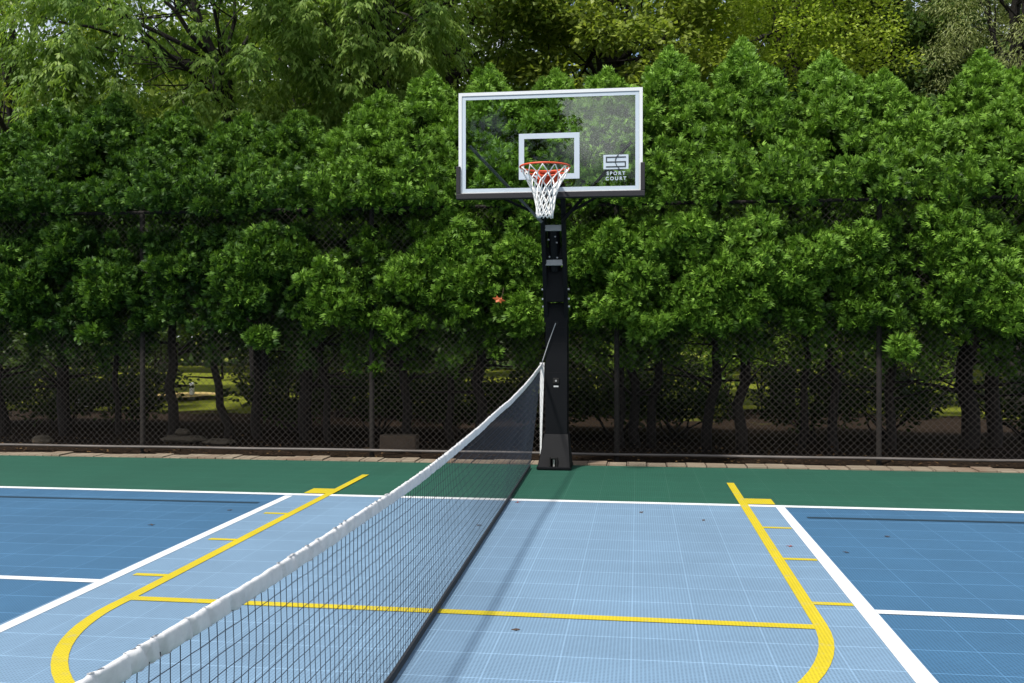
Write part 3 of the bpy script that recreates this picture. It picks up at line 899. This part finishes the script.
def leaf_cloud(C, rad, per, L, W, droop, flat, tint, spread_up=.7, jit=.5):
    n = len(C); k = n*per
    idx = np.repeat(np.arange(n), per)
    d = unit(RNG.normal(size=(k, 3)))
    P = C[idx] + d*(rad[idx]*RNG.uniform(.1, 1, k)**.5)[:, None]*np.array([1, 1, flat])
    D = unit(d*np.array([1, 1, .3]) + RNG.normal(0, jit, (k, 3)) - UP*droop)
    up = unit(UP*spread_up + RNG.normal(0, .55, (k, 3)))
    Sd = unit(np.cross(D, up)); Nn = np.cross(Sd, D)
    ln = (L*RNG.uniform(.7, 1.25, k))[:, None]; w = (W*RNG.uniform(.75, 1.2, k))[:, None]
    c = Nn*ln*RNG.uniform(-.12, .18, k)[:, None]
    V = np.stack([P, P+D*ln*.45+Sd*w*.5+c, P+D*ln, P+D*ln*.45-Sd*w*.5+c], 1)
    return V, tint[idx] + RNG.normal(0, .16, k)

def compound(C, rad, outd, per, tint, L=.115, W=.036):
    """drooping pinnate leaves"""
    n = len(C); k = n*per
    idx = np.repeat(np.arange(n), per)
    d = unit(RNG.normal(size=(k, 3))*np.array([1, 1, .55]) + outd[idx]*.6 + UP*.35)
    P = C[idx] + d*(rad[idx]*RNG.uniform(.2, .8, k))[:, None]
    t = tint[idx] + RNG.normal(0, .13, k)
    H = unit(d*np.array([1, 1, .4]) + RNG.normal(0, .3, (k, 3)))
    out, tt = [], []
    for j in range(7):
        s = (j+1)/2 if j % 2 else j/2
        base = P + H*(.05*s) - UP*(.010*s*s)
        side = unit(np.cross(H, UP))*(1 if j % 2 else -1)
        if j == 6: side = H
        D = unit(side*.55 + H*.5 - UP*(.75 + .12*s) + RNG.normal(0, .18, (k, 3)))
        Sd = unit(np.cross(D, unit(UP*.4 + d + RNG.normal(0, .3, (k, 3)))))
        ln = (L*RNG.uniform(.75, 1.2, k))[:, None]; w = W*RNG.uniform(.8, 1.2, k)[:, None]
        out.append(np.stack([base, base+D*ln*.45+Sd*w*.5, base+D*ln, base+D*ln*.45-Sd*w*.5], 1)); tt.append(t + RNG.normal(0, .06, k))
    return np.concatenate(out), np.concatenate(tt)

def ellip_clumps(c, r, n, hollow=.55, seed=0, bottom=-1.0):
    pts = []; dirs = []
    i = 0
    while len(pts) < n:
        d = Vector((random.gauss(0, 1), random.gauss(0, 1), random.gauss(0, 1))).normalized()
        i += 1
        if d.z < bottom: continue
        lump = 1 + .32*mnoise.noise(Vector((d.x*1.9 + seed, d.y*1.9, d.z*1.9))) + .14*mnoise.noise(Vector((d.x*4.5, d.y*4.5 + seed, d.z*4.5)))
        k = lump*random.uniform(hollow, 1.0)**.7
        pts.append((c[0]+d.x*r[0]*k, c[1]+d.y*r[1]*k, c[2]+d.z*r[2]*k)); dirs.append(tuple(d))
    return np.array(pts), np.array(dirs)

def broad_tree(base, c, r, mat, label, n, style, name='broadleaf_tree', group='broadleaf trees behind the hedge', L=.10, W=.06, crad=.42, per=90, tint=.5, seed=0, trunk=.2, bottom=-1.0, flat=.55, droop=.25, hollow=.5, bark='bark'):
    t = empty(name, (base[0], base[1], 0))
    tag(t, label, 'tree', group)
    mb = MB()
    fork = Vector((base[0]+(c[0]-base[0])*.35, base[1]+(c[1]-base[1])*.35, max(1.6, c[2]-r[2]*.75)))
    limb(mb, (base[0], base[1], -.15), fork, trunk*1.25, trunk*.8, 12, 9, .03)
    C, Dr = ellip_clumps(c, r, n, hollow, seed, bottom)
    top = Vector(c) + Vector((0, 0, r[2]*.55))
    limb(mb, fork, top, trunk*.75, trunk*.2, 9, 8, .08)
    for k in range(16):
        q = Vector(C[random.randrange(len(C))])
        s = fork.lerp(top, random.uniform(0, .75))
        pts = limb(mb, s, s.lerp(q, .92), trunk*.34, .014, 7, 7, .10, .15)
        for j in range(3):
            p0 = pts[random.randrange(2, 6)]
            q2 = Vector(C[random.randrange(len(C))])
            q2 = p0 + (q2-p0)*min(1, 1.4/max(.1, (q2-p0).length))
            limb(mb, p0, q2, trunk*.12, .007, 5, 4, .1)
    mb.build('trunk', M[bark], t, smooth=True)
    rad = np.array([crad*random.uniform(.7, 1.2) for _ in range(n)])
    tn = np.array([tint + .22*mnoise.noise(Vector(p)*.8) for p in C])
    if style == 'compound': V, tt = compound(C, rad, Dr, per, tn, L, W)
    else: V, tt = leaf_cloud(C, rad, per, L, W, droop, flat, tn)
    quad_mesh('crown', V, tt, M[mat], t)
    return t

# ------------------------------------------------------------------ the hedge
PK = [(-6.81,2.06,.38),(-6.26,2.50,.25),(-5.73,2.05,.34),(-3.89,2.0,.40),(-3.57,2.46,.33),(-2.69,1.95,.36),(-1.95,1.53,.15),(-1.88,2.02,.25),(-1.27,2.52,.35),
      (-1.03,1.96,.40),(-.43,2.42,.32),(-.43,1.75,.28),(.56,2.41,.30),(.68,1.87,.26),(1.08,1.54,.17),(1.54,2.60,.35),(1.88,2.17,.42),(2.33,2.30,.44),
      (2.77,2.16,.40),(3.04,2.25,.30),(3.53,2.49,.20),(4.36,2.55,.34),(4.60,2.14,.40),(4.95,1.93,.36),(5.05,1.60,.24),(-3.64,1.36,.11),(-5.89,1.36,.12),(3.86,1.28,.10),
      (1.65,1.75,.28),(2.1,1.84,.30),(1.08,2.29,.30),(-7.4,2.2,.40),(5.6,2.2,.40),(-4.8,2.15,.20)]
HEDGE = [(-9.7, 4.6, .9, 'shade-toned arborvitae at the far left end of the hedge, mostly outside the photo'),
    (-8.45, 4.3, .9, 'shade-toned arborvitae at the left photo edge with a low rounded top'),
    (-7.35, 4.75, .9, 'shade-toned arborvitae under the drooping pale leaves, first right of the left photo edge'),
    (-6.45, 4.85, .9, 'shade-toned arborvitae whose crown rises furthest at left under the pale drooping leaves'),
    (-5.4, 4.6, .8, 'shade-toned arborvitae growing directly behind the left fence post'),
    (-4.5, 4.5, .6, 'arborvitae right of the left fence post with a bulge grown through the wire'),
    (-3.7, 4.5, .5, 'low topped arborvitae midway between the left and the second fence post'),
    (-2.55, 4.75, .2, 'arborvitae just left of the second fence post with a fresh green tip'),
    (-1.85, 5.0, .1, 'slim bright arborvitae with a pointed tip, first left of the backboard'),
    (-1.05, 5.05, .1, 'arborvitae whose tip shows above the left upper corner of the backboard'),
    (-.15, 4.95, .1, 'arborvitae behind the hoop net and the left half of the glass'),
    (.55, 4.95, .0, 'arborvitae behind the right half of the backboard glass'),
    (1.35, 5.2, .0, 'tall arborvitae standing close to the right edge of the backboard'),
    (2.3, 5.27, .0, 'broad bright arborvitae, tallest of the hedge, right of the backboard'),
    (3.35, 5.05, .0, 'bright arborvitae with a rounded tip left of the right fence post'),
    (4.08, 4.8, .0, 'shorter bright arborvitae bordering the dark gap in the hedge top'),
    (5.25, 5.0, .0, 'wide arborvitae on the right side of the dark gap in the hedge top'),
    (5.95, 4.97, .0, 'bright arborvitae with a pointed tip at the right photo edge'),
    (7.0, 4.9, .0, 'arborvitae at the far right end of the hedge, mostly outside the photo')]
xs = [h[0] for h in HEDGE]
TR = {-8.45: [(-8.39, .11)], -7.35: [(-7.32, .12)], -6.45: [(-6.64, .06)], -5.4: [(-5.80, .10), (-4.95, .08)], -4.5: [(-4.46, .09)], -3.7: [(-3.72, .13), (-3.3, .07)],
      -2.55: [(-2.2, .09)], -1.85: [(-1.6, .07)], -1.05: [(-1.24, .10)], -.15: [(-.3, .08)], .55: [(.74, .06), (.93, .09)], 1.35: [(1.13, .08)], 2.3: [(1.85, .09), (2.32, .10)],
      3.35: [(3.1, .07), (3.5, .08)], 4.08: [(4.2, .08)], 5.25: [(5.1, .15), (5.45, .12)]}
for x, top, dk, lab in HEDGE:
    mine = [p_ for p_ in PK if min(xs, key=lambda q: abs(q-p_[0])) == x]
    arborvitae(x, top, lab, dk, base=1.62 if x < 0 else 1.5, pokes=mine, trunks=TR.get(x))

# ------------------------------------------------------------------ broadleaf trees behind
broad_tree((-5.35, 15.6), (-6.3, 14.3, 6.6), (3.6, 2.4, 2.5), 'ash', 'large tree with pale drooping leaflets overhanging the left end of the hedge', 430, 'compound', L=.10, W=.031, crad=.40, per=28, tint=.64, seed=3, trunk=.13, hollow=.5)
broad_tree((-3.2, 16.0), (-3.3, 14.6, 6.7), (1.6, 1.7, 1.9), 'ash', 'smaller tree with pale drooping leaflets between the left trees and the backboard', 150, 'compound', L=.105, W=.031, crad=.36, per=28, tint=.68, seed=8, trunk=.09, hollow=.6)
broad_tree((-2.8, 18.5), (-2.7, 18.0, 8.2), (2.6, 2.4, 3.8), 'oak', 'dark olive tree with bare dark limbs left of the backboard top', 230, 'leaf', L=.12, W=.065, crad=.55, per=170, tint=.60, seed=14, trunk=.24, hollow=.5)
broad_tree((.5, 19.5), (.4, 18.6, 7.9), (2.4, 2.2, 3.8), 'olive', 'olive green leafy tree rising above the middle of the backboard', 230, 'leaf', L=.13, W=.07, crad=.55, per=170, tint=.66, seed=22, trunk=.22)
broad_tree((3.7, 19.0), (3.6, 18.4, 7.6), (1.9, 2.2, 3.2), 'yellow', 'yellow green tree with light small leaves above the right hedge', 230, 'leaf', L=.08, W=.045, crad=.55, per=230, tint=.72, seed=31, trunk=.2)
broad_tree((6.1, 20.2), (6.0, 19.6, 7.2), (1.35, 1.6, 4.6), 'dark', 'dark green dense tree filling the gap in the right hedge top', 220, 'leaf', L=.13, W=.075, crad=.5, per=150, tint=.45, seed=44, trunk=.2)
broad_tree((7.9, 18.6), (7.7, 18.2, 7.0), (1.7, 1.5, 3.8), 'willow', 'grey green fine leaved tree at the upper right photo corner', 230, 'leaf', L=.085, W=.014, crad=.55, per=360, tint=.68, seed=52, trunk=.22, droop=.8)
broad_tree((-13.4, 20.6), (-13.2, 20.2, 7.0), (3.4, 2.4, 4.2), 'olive', 'olive green tree behind the drooping leaves at the left photo edge', 230, 'leaf', L=.13, W=.07, crad=.55, per=150, tint=.6, seed=61, trunk=.24)
broad_tree((-7.0, 22.5), (-7.0, 22.2, 8.6), (3.6, 2.4, 4.6), 'oak', 'dark tree deep behind the pale drooping tree at left', 200, 'leaf', L=.15, W=.085, crad=.6, per=90, tint=.4, seed=70, trunk=.26)
farspec = [(-24, 'olive', 'olive far tree beyond the lawn at the extreme left'), (-17.5, 'oak', 'dark far tree beyond the lawn left of the white marker post'),
    (-11.5, 'olive', 'olive far tree beyond the lawn above the white marker post'), (-5.5, 'oak', 'dark far tree beyond the lawn behind the second fence post'),
    (.0, 'dark', 'dark green far tree beyond the lawn behind the hoop pole'), (5.5, 'olive', 'olive far tree beyond the lawn right of the hoop pole'),
    (11, 'dark', 'dark green far tree beyond the lawn behind the right fence post'), (16.5, 'oak', 'dark far tree beyond the lawn at the right photo edge')]
for i, (x, mt, lab) in enumerate(farspec):
    y = 33 + 3*math.sin(i*2.1)
    broad_tree((x, y), (x, y, 7.2), (3.6, 2.4, 6.2), mt, lab, 200, 'leaf', group='far trees beyond the lawn', L=.26, W=.16, crad=.9, per=120, tint=.45, seed=80+i*7, trunk=.25)

# trees at the other end of the court, mirrored in the backboard glass
for i, (x, y, zt, lab) in enumerate([(-9.5, -15, 7.0, 'tall tree beyond the near court end, leftmost of those mirrored in the backboard glass'),
        (-4.9, -14.5, 7.2, 'tall tree beyond the near court end, left of the sky gap mirrored in the glass'),
        (-.3, -15.5, 4.0, 'low tree under the bright sky gap mirrored in the backboard glass'),
        (4.4, -14.5, 7.4, 'tall tree beyond the near court end, right of the sky gap mirrored in the glass'),
        (9.2, -15, 7.0, 'tall tree beyond the near court end, rightmost of those mirrored in the backboard glass')]):
    broad_tree((x, y), (x, y, zt), (3.4, 2.2, zt*.72), 'olive', lab, 170, 'leaf', group='trees beyond the near end of the court', L=.24, W=.15, crad=.8, per=120, tint=.45, seed=150+i*5, trunk=.22)

# understory shrubs
SH = [(-6.85, 18.6, .9, 1.4, 'dim', 'dim bush just right of the white marker post behind the hedge'),
      (-9.35, 18.9, .8, 1.4, 'dim', 'dim bush just left of the white marker post behind the hedge'),
      (.55, 16.6, 1.0, 1.6, 'shrub', 'sunlit leafy shrub seen between the hoop pole and the paired trunks'),
      (2.5, 16.7, .9, 1.5, 'shrub', 'sunlit leafy shrub seen just right of the paired trunks'),
      (.0, 17.3, 1.1, 1.5, 'shrub', 'sunlit leafy shrub behind the fence just right of the hoop pole'),
      (1.85, 17.4, 1.1, 1.6, 'shrub', 'layered bright shrub behind the paired trunks right of the hoop pole'),
      (3.25, 17.6, 1.0, 1.7, 'shrub', 'leafy shrub over the sunny lawn patch right of the paired trunks'),
      (4.3, 17.3, .9, 1.5, 'shrub', 'leafy shrub behind the fence left of the right fence post'),
      (5.9, 17.2, 1.0, 1.5, 'shrub', 'leafy shrub behind the fence right of the right fence post'),
      (-2.3, 15.6, 1.1, 1.2, 'dim', 'dim shrub behind the fence near the far end of the net'),
      (-4.3, 16.2, 1.1, 1.1, 'dim', 'dim shrub behind the brown block and the second fence post'),
      (-5.9, 17.6, .8, 1.4, 'dim', 'dim shrub behind the stacked tan stones'),
      (-9.7, 16.4, 1.1, 1.3, 'dim', 'dim shrub behind the trunks at the left photo edge'),
      (-9.1, 17.2, .7, 1.5, 'dim', 'small dim shrub left of the left fence post')]
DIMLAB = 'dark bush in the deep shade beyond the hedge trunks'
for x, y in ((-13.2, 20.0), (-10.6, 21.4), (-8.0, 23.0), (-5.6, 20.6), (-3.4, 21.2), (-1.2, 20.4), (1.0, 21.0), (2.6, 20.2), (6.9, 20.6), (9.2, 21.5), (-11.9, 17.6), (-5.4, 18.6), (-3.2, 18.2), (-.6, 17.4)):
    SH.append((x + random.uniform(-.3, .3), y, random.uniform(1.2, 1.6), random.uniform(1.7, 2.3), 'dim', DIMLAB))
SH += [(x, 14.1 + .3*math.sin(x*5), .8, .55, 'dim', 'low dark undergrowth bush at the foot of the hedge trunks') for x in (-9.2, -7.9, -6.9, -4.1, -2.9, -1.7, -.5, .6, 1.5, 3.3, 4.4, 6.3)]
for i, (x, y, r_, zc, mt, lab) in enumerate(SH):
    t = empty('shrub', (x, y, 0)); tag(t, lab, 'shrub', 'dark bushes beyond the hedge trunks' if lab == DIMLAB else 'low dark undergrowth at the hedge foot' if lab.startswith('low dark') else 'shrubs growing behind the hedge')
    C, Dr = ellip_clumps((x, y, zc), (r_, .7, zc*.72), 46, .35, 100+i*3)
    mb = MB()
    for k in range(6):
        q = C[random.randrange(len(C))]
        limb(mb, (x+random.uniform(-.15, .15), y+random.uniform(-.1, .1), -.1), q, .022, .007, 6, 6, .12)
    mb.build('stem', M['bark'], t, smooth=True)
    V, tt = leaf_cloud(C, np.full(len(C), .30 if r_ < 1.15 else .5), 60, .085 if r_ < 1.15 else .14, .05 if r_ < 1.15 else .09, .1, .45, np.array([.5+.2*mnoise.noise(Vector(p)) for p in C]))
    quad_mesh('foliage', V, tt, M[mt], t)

# ground hugging dead stems and saplings just behind the fence
# far wood closing the horizon
n = 1100
C = np.stack([RNG.uniform(-46, 34, n), RNG.uniform(42, 50, n), np.concatenate([RNG.uniform(.3, 4, 300), RNG.uniform(.3, 13, n-300)])], 1)
V, tt = leaf_cloud(C, np.full(n, 2.0), 46, .6, .42, .1, .7, np.full(n, .4))
o = quad_mesh('far_wood', V, tt, M['dark'], origin=(0, 45, 0)); tag(o, 'continuous dark green far wood closing the view behind everything', 'wood', kind='stuff')

# ------------------------------------------------------------------ light, sky, camera
sun_dir = Vector((-.33, -.54, 1.0)).normalized()
elev = math.asin(sun_dir.z); az = math.atan2(sun_dir.x, sun_dir.y)
w = bpy.data.worlds.new('World'); S.world = w; w.use_nodes = True
nt = w.node_tree
bg = nt.nodes['Background']
sky = N(nt, 'ShaderNodeTexSky', sky_type='NISHITA', sun_disc=False)
sky.sun_elevation = elev; sky.sun_rotation = az
sky.air_density = 1.0; sky.dust_density = 1.5
tc = N(nt, 'ShaderNodeTexCoord')
cl = noise_tex(nt, 2.6, 6, .6, tc.outputs['Generated'])
cf = ramp(nt, cl, [(.40, (0, 0, 0)), (.58, (.85, .85, .85))])
c = mix_col(nt, cf, sky.outputs[0], (9.0, 9.3, 9.8))
# bright cloud spot added out of view, shaped for the backboard glass reflection
vd = N(nt, 'ShaderNodeVectorMath', operation='DOT_PRODUCT'); nt.links.new(tc.outputs['Generated'], vd.inputs[0])
vd.inputs[1].default_value = (-.035, -.974, .226)
edge = math_node(nt, 'ADD', vd.outputs['Value'], math_node(nt, 'MULTIPLY', math_node(nt, 'SUBTRACT', noise_tex(nt, 30, 5, .6, tc.outputs['Generated']), .5), .0022))
mr = N(nt, 'ShaderNodeMapRange'); mr.inputs[1].default_value = .9992; mr.inputs[2].default_value = .9999
nt.links.new(edge, mr.inputs[0])
c = mix_col(nt, mr.outputs[0], c, (36.0, 36.6, 37.2))
nt.links.new(c, bg.inputs[0]); bg.inputs[1].default_value = .085
sd = bpy.data.lights.new('sun', 'SUN'); sd.energy = 3.2; sd.angle = R(4); sd.color = (1, .955, .88)
so = link(bpy.data.objects.new('sun', sd)); so.rotation_euler = sun_dir.to_track_quat('Z', 'Y').to_euler()
so.location = (0, 0, 30)

cd = bpy.data.cameras.new('camera'); cam = link(bpy.data.objects.new('camera', cd))
cam.location = (.9418, 0, 1.3994)
cam.rotation_euler = (R(90-.2758), 0, R(7.4836))
cd.sensor_width = 36; cd.lens = 33.638; cd.clip_end = 1500; cd.clip_start = .05
S.camera = cam
S.view_settings.view_transform = 'Standard'; S.view_settings.look = 'None'
S.view_settings.exposure = 0.75; S.view_settings.gamma = 1
S.view_settings.use_curve_mapping = False
S.cycles.max_bounces = 5; S.cycles.diffuse_bounces = 3; S.cycles.transparent_max_bounces = 12
